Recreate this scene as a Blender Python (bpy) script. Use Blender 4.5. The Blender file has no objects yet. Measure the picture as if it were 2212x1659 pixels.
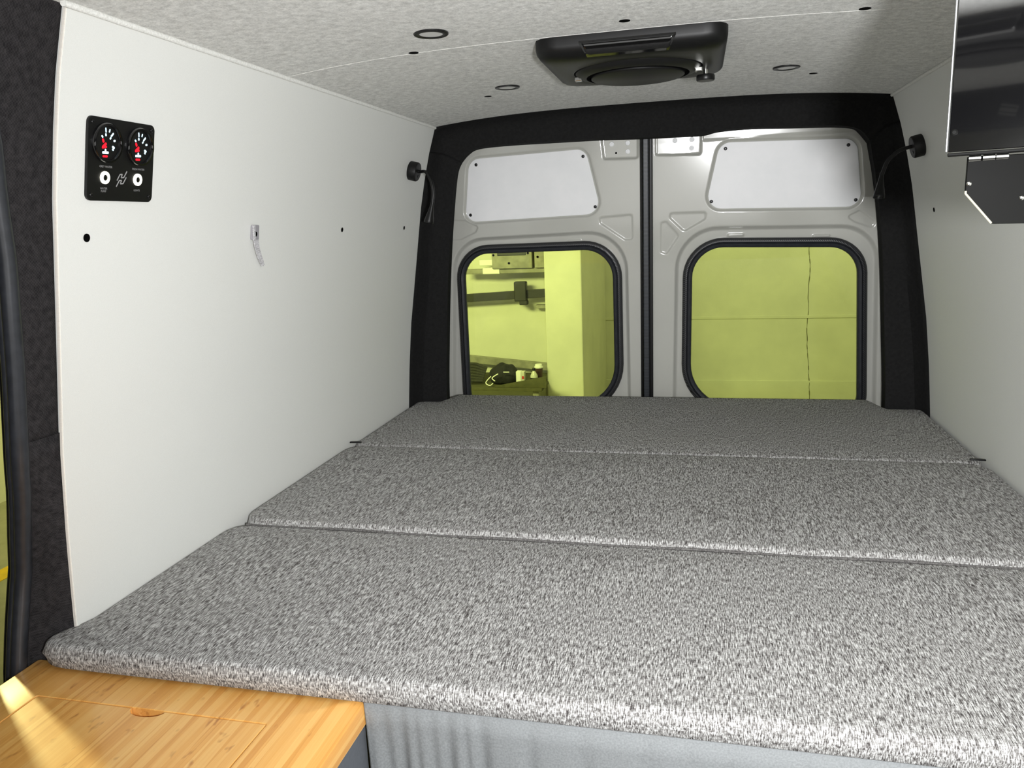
import bpy, bmesh, math, random
import numpy as np
from mathutils import Vector, Matrix

random.seed(4); np.random.seed(4)
scn = bpy.context.scene
COL = scn.collection
R = math.radians

# ------------------------------------------------------------------ camera
cam_d = bpy.data.cameras.new('camera'); cam = bpy.data.objects.new('camera', cam_d); COL.objects.link(cam)
FPX, YAW, PITCH, ROLL, CAMZ = 1660.0, .2395, .2058, -.0412, .64
cam_d.sensor_fit = 'HORIZONTAL'; cam_d.sensor_width = 36.0; cam_d.lens = 36.0 * FPX / 2212.0
cam_d.clip_start = .02; cam_d.clip_end = 60
_f = Vector((-math.sin(YAW) * math.cos(PITCH), math.cos(YAW) * math.cos(PITCH), -math.sin(PITCH)))
_r = Vector((math.cos(YAW), math.sin(YAW), 0)); _u = _r.cross(_f)
_r2 = _r * math.cos(ROLL) + _u * math.sin(ROLL); _u2 = -_r * math.sin(ROLL) + _u * math.cos(ROLL)
_m = Matrix((_r2, _u2, -_f)).transposed().to_4x4(); _m.translation = (0, 0, CAMZ)
cam.matrix_world = _m
scn.camera = cam

# ------------------------------------------------------------------ world, lights, exposure
w = bpy.data.worlds.new('garage_air'); scn.world = w; w.use_nodes = True
w.node_tree.nodes['Background'].inputs[0].default_value = (.50, .54, .22, 1)
w.node_tree.nodes['Background'].inputs[1].default_value = .06

def add_light(name, kind, loc, energy, color=(1, 1, 1), size=.1, size_y=None, target=None, spot=None):
    d = bpy.data.lights.new(name, kind); d.energy = energy; d.color = color
    if kind == 'AREA':
        d.shape = 'RECTANGLE' if size_y else 'DISK'; d.size = size
        if size_y: d.size_y = size_y
    else:
        d.shadow_soft_size = size
    if kind == 'SPOT':
        d.spot_size = spot; d.spot_blend = .25
    o = bpy.data.objects.new(name, d); COL.objects.link(o); o.location = loc
    if target is not None:
        o.rotation_euler = (Vector(target) - Vector(loc)).to_track_quat('-Z', 'Y').to_euler()
    return o

hl = add_light('hand_lamp', 'SPOT', (.19, -.08, .61), 160, (.985, .99, 1), .04, target=(-.06, 2.86, .50), spot=R(132)); hl.data.spot_blend = 1.0
add_light('cab_fill_light', 'AREA', (-.15, -1.05, .15), 6, (1, .99, .97), 1.4, .7, target=(-.15, 1.5, .75))  # soft fill added in the unseen cab, no real source behind it
add_light('garage_tube_lamp', 'AREA', (-2.7, 4.3, 1.3), 185, (.98, 1, .37), 1.6, .5, target=(-1.6, 8.0, -.3))
add_light('garage_far_lamp', 'AREA', (2.2, 6.6, 2.3), 84, (1, 1, .42), 2.2, .35, target=(1.0, 9.5, -.5))
add_light('garage_side_lamp', 'AREA', (-4.2, 5.5, 2.2), 60, (1, .95, .50), 1.6, .3, target=(-3.5, 3.5, -1.5))
add_light('garage_flood_lamp', 'SPOT', (-4.0, 2.75, 1.35), 480, (1, .90, .38), .11, target=(-.93, .82, -.052), spot=R(12))

vs = scn.view_settings
vs.view_transform = 'Standard'; vs.look = 'None'; vs.exposure = 0.0; vs.gamma = 1.0; vs.use_curve_mapping = False

# ------------------------------------------------------------------ material helpers
def srgb(r, g, b):
    f = lambda c: (c / 255) / 12.92 if c / 255 <= .04045 else ((c / 255 + .055) / 1.055) ** 2.4
    return (f(r), f(g), f(b), 1)

def base_mat(name, color, rough=.5, metal=0., coat=0., spec=.5):
    m = bpy.data.materials.new(name); m.use_nodes = True
    b = m.node_tree.nodes['Principled BSDF']
    b.inputs['Base Color'].default_value = color
    b.inputs['Roughness'].default_value = rough
    b.inputs['Metallic'].default_value = metal
    b.inputs['Coat Weight'].default_value = coat
    b.inputs['Coat Roughness'].default_value = .08
    b.inputs['Specular IOR Level'].default_value = spec
    return m, m.node_tree, b

def N(t, kind, **kw):
    n = t.nodes.new(kind)
    for k, v in kw.items():
        if k in n.inputs: n.inputs[k].default_value = v
        else: setattr(n, k, v)
    return n

def coords(t, scale, loc=(0, 0, 0)):
    tc = N(t, 'ShaderNodeTexCoord'); mp = N(t, 'ShaderNodeMapping')
    mp.inputs['Scale'].default_value = scale; mp.inputs['Location'].default_value = loc
    t.links.new(tc.outputs['Object'], mp.inputs['Vector']); return mp

def noise(t, vec, scale=1., detail=3., rough=.6):
    n = N(t, 'ShaderNodeTexNoise'); n.inputs['Scale'].default_value = scale
    n.inputs['Detail'].default_value = detail; n.inputs['Roughness'].default_value = rough
    t.links.new(vec.outputs[0], n.inputs['Vector']); return n

def ramp(t, src, stops, out=0):
    r = N(t, 'ShaderNodeValToRGB'); e = r.color_ramp.elements
    while len(e) < len(stops): e.new(.5)
    for el, (p, c) in zip(e, stops): el.position = p; el.color = c
    t.links.new(src.outputs[out], r.inputs[0]); return r

def bump(t, b, src, strength=.3, dist=.002, out=0):
    n = N(t, 'ShaderNodeBump'); n.inputs['Strength'].default_value = strength; n.inputs['Distance'].default_value = dist
    t.links.new(src.outputs[out], n.inputs['Height']); t.links.new(n.outputs[0], b.inputs['Normal']); return n

def math_n(t, op, a, b=None, va=None, vb=None):
    n = N(t, 'ShaderNodeMath', operation=op)
    if a is not None: t.links.new(a, n.inputs[0])
    elif va is not None: n.inputs[0].default_value = va
    if b is not None: t.links.new(b, n.inputs[1])
    elif vb is not None: n.inputs[1].default_value = vb
    return n

def noisy_mat(name, c0, c1, scale, rough=.7, bstr=.15, bdist=.001, metal=0., coat=0., detail=4, spec=.5):
    m, t, b = base_mat(name, c0, rough, metal, coat, spec)
    v = coords(t, scale if isinstance(scale, tuple) else (scale,) * 3)
    n = noise(t, v, 1, detail)
    r = ramp(t, n, [(.35, c0), (.65, c1)])
    t.links.new(r.outputs[0], b.inputs['Base Color'])
    if bstr: bump(t, b, n, bstr, bdist)
    return m

M = {}
def build_materials():
    M['wall'] = noisy_mat('wall_vinyl', srgb(218, 219, 215), srgb(224, 225, 221), 900, .62, .10, .0006, spec=.3)
    M['ply_edge'] = noisy_mat('plywood_edge', srgb(226, 222, 215), srgb(220, 214, 205), (40, 40, 600), .6, 0)
    # heathered felt headliner
    m, t, b = base_mat('felt_headliner', srgb(190, 190, 186), .95, spec=.1)
    v = coords(t, (1, 1, 1)); n1 = noise(t, v, 320, 6, .75); n2 = noise(t, v, 70, 4, .7)
    a = math_n(t, 'ADD', n1.outputs[0], n2.outputs[0]); a2 = math_n(t, 'MULTIPLY', a.outputs[0], vb=.5)
    r = ramp(t, a2, [(.36, srgb(184, 184, 181)), (.5, srgb(216, 216, 213)), (.64, srgb(243, 243, 240))])
    t.links.new(r.outputs[0], b.inputs['Base Color']); bump(t, b, n1, .35, .0015); M['felt'] = m
    M['felt_edge'] = noisy_mat('felt_edge_cord', srgb(214, 214, 209), srgb(236, 236, 232), 300, .9, .3, .001, spec=.1)
    M['joint'] = noisy_mat('headliner_joint', srgb(236, 234, 224), srgb(250, 248, 240), 200, .8, 0, spec=.2)
    # woven tweed for cushions
    m, t, b = base_mat('tweed_upholstery', srgb(130, 130, 130), .92, spec=.15)
    va = coords(t, (650, 76, 150)); vb_ = coords(t, (120, 720, 150), (3, 7, 1)); vc = coords(t, (7, 5, 5), (2, 0, 0))
    vf = coords(t, (1300, 1000, 1000))
    n1 = noise(t, va, 1, 3, .65); n2 = noise(t, vb_, 1, 3, .65); n3 = noise(t, vc, 1, 3, .6); n4 = noise(t, vf, 1, 2, .6)
    mx = math_n(t, 'MULTIPLY', n1.outputs[0], vb=.64)
    my = math_n(t, 'MULTIPLY', n2.outputs[0], vb=.21)
    mz = math_n(t, 'MULTIPLY', n4.outputs[0], vb=.15)
    s1 = math_n(t, 'ADD', mx.outputs[0], my.outputs[0]); s2 = math_n(t, 'ADD', s1.outputs[0], mz.outputs[0])
    r = ramp(t, s2, [(.39, srgb(50, 46, 46)), (.455, srgb(106, 103, 101)), (.51, srgb(152, 151, 149)), (.60, srgb(216, 216, 214))])
    t.links.new(r.outputs[0], b.inputs['Base Color'])
    hb = math_n(t, 'MULTIPLY', n3.outputs[0], vb=3.0); hs = math_n(t, 'ADD', s2.outputs[0], hb.outputs[0])
    bump(t, b, hs, .5, .0022); M['tweed'] = m
    M['piping'] = noisy_mat('tweed_piping', srgb(70, 68, 67), srgb(120, 118, 116), (300, 300, 300), .9, .3, .001, spec=.15)
    # black trim fabrics
    def weave(name, c0, c1, sc):
        m, t, b = base_mat(name, c0, .95, spec=.08)
        v = coords(t, (sc, sc, sc)); w1 = N(t, 'ShaderNodeTexChecker'); w1.inputs['Scale'].default_value = 1
        w1.inputs['Color1'].default_value = c0; w1.inputs['Color2'].default_value = c1
        mp = coords(t, (sc * .22,) * 3); mp.inputs['Rotation'].default_value = (.6, .2, .5); n = noise(t, mp, 1, 4, .7)
        t.links.new(v.outputs[0], w1.inputs['Vector'])
        mix = N(t, 'ShaderNodeMix', data_type='RGBA'); mix.inputs[0].default_value = .65
        r = ramp(t, n, [(.35, c0), (.68, c1)])
        t.links.new(w1.outputs[0], mix.inputs[6]); t.links.new(r.outputs[0], mix.inputs[7])
        t.links.new(mix.outputs[2], b.inputs['Base Color']); bump(t, b, w1, .3, .0006, 1); return m
    M['trim'] = weave('black_trim_fabric', srgb(27, 27, 27), srgb(38, 38, 38), 500)
    M['pillar'] = weave('charcoal_pillar_tweed', srgb(30, 29, 30), srgb(56, 54, 55), 420)
    M['paint'] = noisy_mat('door_paint', srgb(186, 186, 179), srgb(189, 189, 182), 4, .16, 0, coat=.6)
    M['insert'] = noisy_mat('white_insert_sheet', srgb(236, 237, 238), srgb(242, 242, 243), 9, .42, .05, .002, spec=.4)
    M['black_gloss'] = base_mat('black_gloss_plastic', srgb(12, 12, 13), .08, coat=.5)[0]
    M['black_satin'] = base_mat('black_satin_plastic', srgb(15, 15, 15), .38, spec=.35)[0]
    M['fan_body'] = base_mat('fan_black_plastic', srgb(10, 10, 10), .46, spec=.28)[0]
    M['fan_grey'] = base_mat('fan_grey_plastic', srgb(22, 22, 22), .5, spec=.2)[0]
    M['black_matte'] = base_mat('black_matte_metal', srgb(12, 12, 12), .5, spec=.3)[0]
    M['hole'] = base_mat('hole_black', srgb(4, 4, 4), .9, spec=.05)[0]
    M['rubber'] = noisy_mat('rubber_seal', srgb(38, 40, 44), srgb(46, 48, 53), 60, .33, 0)
    # striped rubber gasket
    m, t, b = base_mat('ribbed_gasket', srgb(40, 41, 43), .4)
    v = coords(t, (1, 1, 1)); wv = N(t, 'ShaderNodeTexWave', wave_type='BANDS', bands_direction='DIAGONAL')
    wv.inputs['Scale'].default_value = 95; wv.inputs['Distortion'].default_value = .4
    t.links.new(v.outputs[0], wv.inputs['Vector'])
    r = ramp(t, wv, [(.2, srgb(20, 20, 21)), (.8, srgb(62, 63, 65))]); t.links.new(r.outputs[0], b.inputs['Base Color'])
    bump(t, b, wv, .3, .001, 1); M['gasket'] = m
    m, t, b = base_mat('ribbed_center_seal', srgb(30, 32, 35), .4)
    v = coords(t, (1, 1, 1)); wv = N(t, 'ShaderNodeTexWave', wave_type='BANDS', bands_direction='Z')
    wv.inputs['Scale'].default_value = 70; t.links.new(v.outputs[0], wv.inputs['Vector'])
    r = ramp(t, wv, [(.2, srgb(18, 19, 21)), (.8, srgb(66, 70, 76))]); t.links.new(r.outputs[0], b.inputs['Base Color'])
    M['center_seal'] = m
    M['steel'] = base_mat('bright_steel', srgb(205, 205, 200), .22, 1.)[0]
    M['screw'] = base_mat('screw_black', srgb(22, 22, 23), .35, .3)[0]
    M['alu'] = base_mat('brushed_aluminium', srgb(200, 202, 204), .3, 1.)[0]
    M['lens'] = base_mat('puck_lens', srgb(205, 205, 203), .5)[0]
    M['webbing'] = noisy_mat('grey_webbing', srgb(160, 158, 162), srgb(222, 221, 223), (260, 420, 260), .8, .6, .002)
    M['bracket_grey'] = base_mat('grey_bracket', srgb(150, 148, 153), .55)[0]
    M['screen'] = base_mat('screen_glass', srgb(9, 9, 10), .03, coat=1.)[0]; M['screen'].node_tree.nodes['Principled BSDF'].inputs['IOR'].default_value = 2.3
    M['plate_dark'] = base_mat('dark_bracket_plate', srgb(11, 11, 10), .55, spec=.08)[0]
    # bamboo
    m, t, b = base_mat('bamboo_top', srgb(222, 160, 80), .34, coat=.25)
    vs_ = coords(t, (120, 1.3, 120)); br = N(t, 'ShaderNodeTexVoronoi'); br.feature = 'F1'; br.inputs['Scale'].default_value = 1
    t.links.new(vs_.outputs[0], br.inputs['Vector'])
    vg = coords(t, (520, 9, 520)); ng = noise(t, vg, 1, 4, .6)
    vk = coords(t, (62, 26, 62), (5, 2, 0)); nk = noise(t, vk, 1, 2, .5)
    sep = N(t, 'ShaderNodeSeparateColor'); t.links.new(br.outputs['Color'], sep.inputs[0])
    a1 = math_n(t, 'MULTIPLY', sep.outputs[0], vb=.55); a2 = math_n(t, 'MULTIPLY', ng.outputs[0], vb=.45)
    s = math_n(t, 'ADD', a1.outputs[0], a2.outputs[0])
    r = ramp(t, s, [(.12, srgb(214, 148, 70)), (.5, srgb(233, 173, 92)), (.88, srgb(244, 196, 118))])
    kr = ramp(t, nk, [(.66, (0, 0, 0, 1)), (.76, (1, 1, 1, 1))])
    mix = N(t, 'ShaderNodeMix', data_type='RGBA'); mix.inputs[7].default_value = srgb(172, 105, 45)
    kk = math_n(t, 'MULTIPLY', kr.outputs[0], vb=.75)
    t.links.new(kk.outputs[0], mix.inputs[0]); t.links.new(r.outputs[0], mix.inputs[6])
    t.links.new(mix.outputs[2], b.inputs['Base Color']); bump(t, b, ng, .08, .0006); M['bamboo'] = m
    M['bamboo_dark'] = noisy_mat('bamboo_edge', srgb(190, 122, 52), srgb(224, 164, 90), (30, 300, 30), .5, .1, .001)
    M['curtain'] = noisy_mat('grey_felt_curtain', srgb(118, 121, 122), srgb(134, 137, 138), 350, .95, .25, .001, spec=.1)
    M['cabinet'] = noisy_mat('slate_laminate', srgb(92, 96, 102), srgb(98, 102, 108), 200, .55, .05, .0005)
    M['plywood'] = noisy_mat('bed_board', srgb(170, 140, 105), srgb(190, 160, 120), (8, 60, 60), .7, .1)
    M['vinyl_floor'] = noisy_mat('vinyl_floor', srgb(84, 80, 76), srgb(104, 98, 92), (6, 60, 6), .6, .1)
    # window glass: clear tinted pane with a weak mirror
    m = bpy.data.materials.new('tinted_glass'); m.use_nodes = True; t = m.node_tree; t.nodes.clear()
    o = N(t, 'ShaderNodeOutputMaterial'); tr = N(t, 'ShaderNodeBsdfTransparent'); gl = N(t, 'ShaderNodeBsdfGlossy')
    tr.inputs[0].default_value = (.86, .9, .82, 1); gl.inputs['Roughness'].default_value = .02
    fr = N(t, 'ShaderNodeFresnel'); fr.inputs[0].default_value = 1.35; mx = N(t, 'ShaderNodeMixShader')
    t.links.new(fr.outputs[0], mx.inputs[0]); t.links.new(tr.outputs[0], mx.inputs[1]); t.links.new(gl.outputs[0], mx.inputs[2])
    t.links.new(mx.outputs[0], o.inputs[0]); M['glass'] = m
    # garage
    m, t, b = base_mat('garage_concrete', srgb(214, 214, 196), .85, spec=.2)
    v = coords(t, (1, 1, 1)); n1 = noise(t, v, 1.3, 6, .65); n2 = noise(t, v, 26, 5, .7); n3 = noise(t, v, 7, 2, .5)
    r = ramp(t, n1, [(.3, srgb(206, 206, 190)), (.7, srgb(226, 226, 206))])
    sp = ramp(t, n2, [(.24, (0, 0, 0, 1)), (.29, (1, 1, 1, 1))])
    mix = N(t, 'ShaderNodeMix', data_type='RGBA'); mix.inputs[6].default_value = srgb(120, 118, 96)
    t.links.new(sp.outputs[0], mix.inputs[0]); t.links.new(r.outputs[0], mix.inputs[7])
    t.links.new(mix.outputs[2], b.inputs['Base Color']); bump(t, b, n2, .25, .01); M['concrete'] = m
    M['concrete_floor'] = noisy_mat('garage_floor', srgb(150, 150, 120), srgb(172, 170, 140), 3, .8, .1, .004)
    M['yellow_paint'] = noisy_mat('yellow_line_paint', srgb(240, 200, 30), srgb(225, 185, 30), 12, .7, 0)
    M['dark_metal'] = noisy_mat('dark_rail_metal', srgb(30, 30, 28), srgb(42, 42, 38), 12, .5, 0)
    M['grey_metal'] = noisy_mat('weathered_grey_metal', srgb(128, 126, 112), srgb(160, 158, 142), 9, .6, 0)
    M['olive'] = noisy_mat('olive_card', srgb(70, 70, 44), srgb(86, 85, 55), 20, .8, 0)
    M['grey_crack'] = base_mat('crack_shade', srgb(118, 116, 88), .9)[0]
    M['cloth_black'] = noisy_mat('black_cloth', srgb(20, 20, 22), srgb(34, 34, 36), 60, .85, .5, .01)
    M['rib_black'] = noisy_mat('ribbed_black', srgb(40, 40, 36), srgb(56, 56, 48), 60, .8, 0)
    M['white_card'] = base_mat('white_card', srgb(240, 240, 232), .6)[0]
    M['red_print'] = base_mat('red_print', srgb(190, 40, 30), .6)[0]
    M['cup_brown'] = base_mat('brown_paper_cup', srgb(70, 45, 38), .6)[0]
    M['cola'] = base_mat('dark_cola', srgb(24, 14, 10), .12, coat=.6)[0]
    M['clear_plastic'] = base_mat('pale_plastic', srgb(205, 205, 190), .15)[0]
    M['print_grey'] = base_mat('print_grey', srgb(150, 150, 150), .6)[0]
    def emit(name, c, s):
        m, t, b = base_mat(name, c, .4); b.inputs['Emission Color'].default_value = c; b.inputs['Emission Strength'].default_value = s; return m
    M['glow_white'] = emit('lit_mark_white', srgb(205, 240, 255), 1.1)
    M['glow_red'] = emit('lit_mark_red', srgb(235, 20, 40), .9)
    M['glow_ring'] = emit('lit_switch_ring', srgb(255, 252, 235), 1.6)
build_materials()

# ------------------------------------------------------------------ object helpers
def link(name, mesh, mat=None, parent=None, smooth=True, auto=None):
    o = bpy.data.objects.new(name, mesh); COL.objects.link(o)
    if mat is not None: mesh.materials.append(M[mat] if isinstance(mat, str) else mat)
    if smooth:
        mesh.shade_smooth() if hasattr(mesh, 'shade_smooth') else None
        if auto is not None and hasattr(mesh, 'set_sharp_from_angle'): mesh.set_sharp_from_angle(angle=R(auto))
    if parent is not None: o.parent = parent
    return o

def pyd(name, verts, faces, mat=None, parent=None, smooth=True, auto=35):
    me = bpy.data.meshes.new(name); me.from_pydata([tuple(v) for v in verts], [], [tuple(f) for f in faces]); me.update()
    return link(name, me, mat, parent, smooth, auto)

def from_bm(name, bm, mat=None, parent=None, smooth=True, auto=35):
    bmesh.ops.recalc_face_normals(bm, faces=bm.faces[:])
    me = bpy.data.meshes.new(name); bm.to_mesh(me); bm.free()
    return link(name, me, mat, parent, smooth, auto)

def thing(name, label, cat, loc=(0, 0, 0), group=None, kind=None, mw=None):
    o = bpy.data.objects.new(name, None); COL.objects.link(o); o.empty_display_size = .05
    if mw is not None: o.matrix_world = mw
    else: o.location = loc
    return tag(o, label, cat, group, kind)

def tag(o, label=None, cat=None, group=None, kind=None):
    if label: o['label'] = label
    if cat: o['category'] = cat
    if group: o['group'] = group
    if kind: o['kind'] = kind
    return o

def box_bm(bm, c, s, bev=0., rot=None, seg=2):
    r = bmesh.ops.create_cube(bm, size=1); vs_ = r['verts']
    for v in vs_:
        v.co = Vector((v.co.x * s[0], v.co.y * s[1], v.co.z * s[2]))
    if bev:
        es = list({e for v in vs_ for e in v.link_edges})
        rr = bmesh.ops.bevel(bm, geom=es, offset=bev, segments=seg, profile=.5, affect='EDGES')
        vs_ = list({v for f in rr['faces'] for v in f.verts} | {v for v in vs_ if v.is_valid})
    for v in vs_:
        p = v.co.copy()
        if rot is not None: p = rot @ p
        v.co = p + Vector(c)
    return vs_

def box(name, c, s, mat, parent=None, bev=.002, rot=None, seg=2):
    bm = bmesh.new(); box_bm(bm, c, s, bev, rot, seg); return from_bm(name, bm, mat, parent, True, 18)

def lathe(name, prof, mat, parent=None, n=32, axis=(0, 0, 1), at=(0, 0, 0), auto=40, caps=True):
    # prof: list of (radius, height) along axis
    az = Vector(axis).normalized(); ax = az.orthogonal().normalized(); ay = az.cross(ax)
    verts, faces = [], []
    for (r, h) in prof:
        for k in range(n):
            a = 2 * math.pi * k / n
            verts.append(Vector(at) + az * h + (ax * math.cos(a) + ay * math.sin(a)) * max(r, 1e-5))
    for i in range(len(prof) - 1):
        for k in range(n):
            faces.append((i * n + k, i * n + (k + 1) % n, (i + 1) * n + (k + 1) % n, (i + 1) * n + k))
    if caps:
        faces.append(tuple(reversed(range(n)))); faces.append(tuple((len(prof) - 1) * n + k for k in range(n)))
    return pyd(name, verts, faces, mat, parent, True, auto)

def catmull(pts, per=8):
    P = [Vector(p) for p in pts]; out = []
    for i in range(len(P) - 1):
        p0 = P[max(i - 1, 0)]; p1 = P[i]; p2 = P[i + 1]; p3 = P[min(i + 2, len(P) - 1)]
        for k in range(per):
            t = k / per
            out.append(.5 * ((2 * p1) + (p2 - p0) * t + (2 * p0 - 5 * p1 + 4 * p2 - p3) * t * t + (3 * p1 - p0 - 3 * p2 + p3) * t ** 3))
    out.append(P[-1]); return out

def tube_geo(path, rad, n=12, closed=False):
    verts, faces = [], []; up = None; L = len(path)
    for i, p in enumerate(path):
        a = path[i - 1] if (i or closed) else path[i]; b = path[(i + 1) % L] if (i < L - 1 or closed) else path[i]
        t = (b - a).normalized()
        if up is None: up = t.orthogonal().normalized()
        up = (up - t * up.dot(t)).normalized(); s = t.cross(up)
        r = rad[i] if isinstance(rad, (list, tuple)) else rad
        for k in range(n):
            q = 2 * math.pi * k / n; verts.append(p + (up * math.cos(q) + s * math.sin(q)) * r)
    for i in range(L if closed else L - 1):
        j = (i + 1) % L
        for k in range(n): faces.append((i * n + k, i * n + (k + 1) % n, j * n + (k + 1) % n, j * n + k))
    if not closed:
        faces.append(tuple(reversed(range(n)))); faces.append(tuple((L - 1) * n + k for k in range(n)))
    return verts, faces

def tube(name, path, rad, mat, parent=None, n=12, closed=False):
    v, f = tube_geo([Vector(p) for p in path], rad, n, closed); return pyd(name, v, f, mat, parent, True, 60)

def rounded(pts, radii, seg=8):
    """rounded polygon in 2D; pts counter-clockwise or clockwise."""
    out = []; n = len(pts)
    if not isinstance(radii, (list, tuple)): radii = [radii] * n
    for i in range(n):
        p = np.array(pts[i], float); a = np.array(pts[i - 1], float); b = np.array(pts[(i + 1) % n], float)
        r = radii[i]
        if r <= 0: out.append(tuple(p)); continue
        u = (a - p) / np.linalg.norm(a - p); v = (b - p) / np.linalg.norm(b - p)
        ang = math.acos(max(-1, min(1, u @ v))); d = r / math.tan(ang / 2)
        d = min(d, .49 * np.linalg.norm(a - p), .49 * np.linalg.norm(b - p)); rr = d * math.tan(ang / 2)
        c = p + (u + v) / np.linalg.norm(u + v) * (rr / math.sin(ang / 2))
        s = p + u * d; e = p + v * d
        a0 = math.atan2(*(s - c)[::-1]); a1 = math.atan2(*(e - c)[::-1]); da = (a1 - a0 + math.pi) % (2 * math.pi) - math.pi
        for k in range(seg + 1):
            t = a0 + da * k / seg; out.append((c[0] + rr * math.cos(t), c[1] + rr * math.sin(t)))
    return out

def offset_loop(loop, d):
    """offset outward (for positive d) of a closed 2D loop."""
    P = np.array(loop, float); nx = np.roll(P, -1, 0); pv = np.roll(P, 1, 0)
    area = .5 * np.sum(P[:, 0] * nx[:, 1] - nx[:, 0] * P[:, 1]); s = 1 if area > 0 else -1
    t = nx - pv; t /= np.maximum(np.linalg.norm(t, axis=1), 1e-9)[:, None]
    nrm = np.stack([t[:, 1], -t[:, 0]], 1) * s
    return [tuple(v) for v in P + nrm * d]

def ring_sweep(name, loop, prof, to3, mat, parent=None, auto=40):
    """sweep a closed profile [(offset, height)] round a closed 2D loop; to3(a, b, h) -> 3D."""
    loops = [offset_loop(loop, o) for o, h in prof]; n = len(loop); m = len(prof); verts, faces = [], []
    for (o, h), lp in zip(prof, loops):
        for a, b in lp: verts.append(to3(a, b, h))
    for j in range(m):
        j2 = (j + 1) % m
        for k in range(n): faces.append((j * n + k, j * n + (k + 1) % n, j2 * n + (k + 1) % n, j2 * n + k))
    bm = bmesh.new(); vv = [bm.verts.new(v) for v in verts]
    for f in faces: bm.faces.new([vv[i] for i in f])
    return from_bm(name, bm, mat, parent, True, auto)

def slab(name, loop, h0, h1, to3, mat, parent=None, bev=0., auto=35):
    """solid plate: loop at h0 (back) and h1 (front) with a small front chamfer."""
    rings = [(0, h0), (0, h1 - bev if h1 > h0 else h1 + bev)]
    if bev: rings += [(-bev * .3, h1 - bev * .3 if h1 > h0 else h1 + bev * .3), (-bev, h1)]
    n = len(loop); bm = bmesh.new(); R_ = []
    for o, h in rings: R_.append([bm.verts.new(to3(a, b, h)) for a, b in offset_loop(loop, o)])
    for A, B in zip(R_, R_[1:]):
        for k in range(n): bm.faces.new((A[k], A[(k + 1) % n], B[(k + 1) % n], B[k]))
    bm.faces.new(R_[0]); bm.faces.new(R_[-1]); return from_bm(name, bm, mat, parent, True, 18)

def copy_tree(o, parent=None):
    c = o.copy(); COL.objects.link(c)
    if parent is not None: c.parent = parent
    for ch in list(o.children): copy_tree(ch, c)
    return c

XY = lambda a, b, h: (a, b, h)

# ------------------------------------------------------------------ van body profile
XC = -.155                                   # centre line of the van
_pz = [-1.0, -.3, 0., .15, .3, .53, .70, .80, .88, .98]
_px = [.905, .893, .875, .862, .845, .808, .781, .760, .740, .708]
def half(z): return float(np.interp(z, _pz, _px))
def wl(z): return XC - half(z)
def wr(z): return XC + half(z) + .004
def slope(z): return (half(z - .02) - half(z + .02)) / .04
def zc(x): return .999 - .031 * (abs((x - XC)) / .73) ** 3

def profile_panel(name, side, y0, y1, z0, z1, th, mat, parent=None, off=0., nz=44, ny=2):
    bm = bmesh.new(); f = wl if side < 0 else wr
    Z = np.linspace(z0, z1, nz); Yv = np.linspace(y0, y1, ny); G = []
    for t in (0, th):
        G.append([[bm.verts.new((f(z) + side * (t + off), y, z)) for y in Yv] for z in Z])
    for g in G:
        for i in range(nz - 1):
            for j in range(ny - 1): bm.faces.new((g[i][j], g[i][j + 1], g[i + 1][j + 1], g[i + 1][j]))
    a, b = G
    for i in range(nz - 1):
        for j in (0, ny - 1): bm.faces.new((a[i][j], a[i + 1][j], b[i + 1][j], b[i][j]))
    for j in range(ny - 1):
        for i in (0, nz - 1): bm.faces.new((a[i][j], a[i][j + 1], b[i][j + 1], b[i][j]))
    return from_bm(name, bm, mat, parent, True, 30)

wall_left = tag(profile_panel('wall_left', -1, 1.0, 2.60, -.95, .975, .012, 'wall'), 'light grey wall panel behind the gauge plate', None, None, 'structure')
wall_right = tag(profile_panel('wall_right', 1, -.9, 2.60, -.95, .975, .012, 'wall'), 'light grey wall panel behind the screen', None, None, 'structure')
e = profile_panel('panel_edge', -1, .9975, 1.0, -.95, .972, .004, 'ply_edge', wall_left, .001)
wall_fl = tag(profile_panel('wall_left_front', -1, -.9, -.35, -.95, .975, .012, 'wall'), 'light grey wall panel ahead of the sliding door', None, None, 'structure')

def ceiling_panel(name, y0, y1, parent=None):
    bm = bmesh.new(); X = np.linspace(wl(.975) - .01, wr(.975) + .01, 41); G = []
    for t in (0, .014):
        G.append([[bm.verts.new((x, y, zc(x) + t)) for y in (y0, y1)] for x in X])
    for g in G:
        for i in range(40): bm.faces.new((g[i][0], g[i][1], g[i + 1][1], g[i + 1][0]))
    a, b = G
    for i in range(40):
        for j in (0, 1): bm.faces.new((a[i][j], a[i + 1][j], b[i + 1][j], b[i][j]))
    for i in (0, 40): bm.faces.new((a[i][0], a[i][1], b[i][1], b[i][0]))
    return from_bm(name, bm, 'felt', parent, True, 30)
YJ = 1.612
ceiling = tag(ceiling_panel('ceiling', -1.0, YJ - .0015), 'grey felt headliner panels with a pale joint', None, None, 'structure')
ceiling_panel('headliner_panel', YJ + .0015, 2.60, ceiling)
jb = bmesh.new(); Xj = np.linspace(wl(.975), wr(.975), 40)
for x0, x1 in zip(Xj, Xj[1:]):
    vsj = [jb.verts.new((x, y, zc(x) + dz)) for dz in (.0005, .006) for x in (x0, x1) for y in (YJ - .0016, YJ + .0016)]
    jb.faces.new((vsj[0], vsj[1], vsj[3], vsj[2]))
from_bm('joint_strip', jb, 'joint', ceiling, False)
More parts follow.
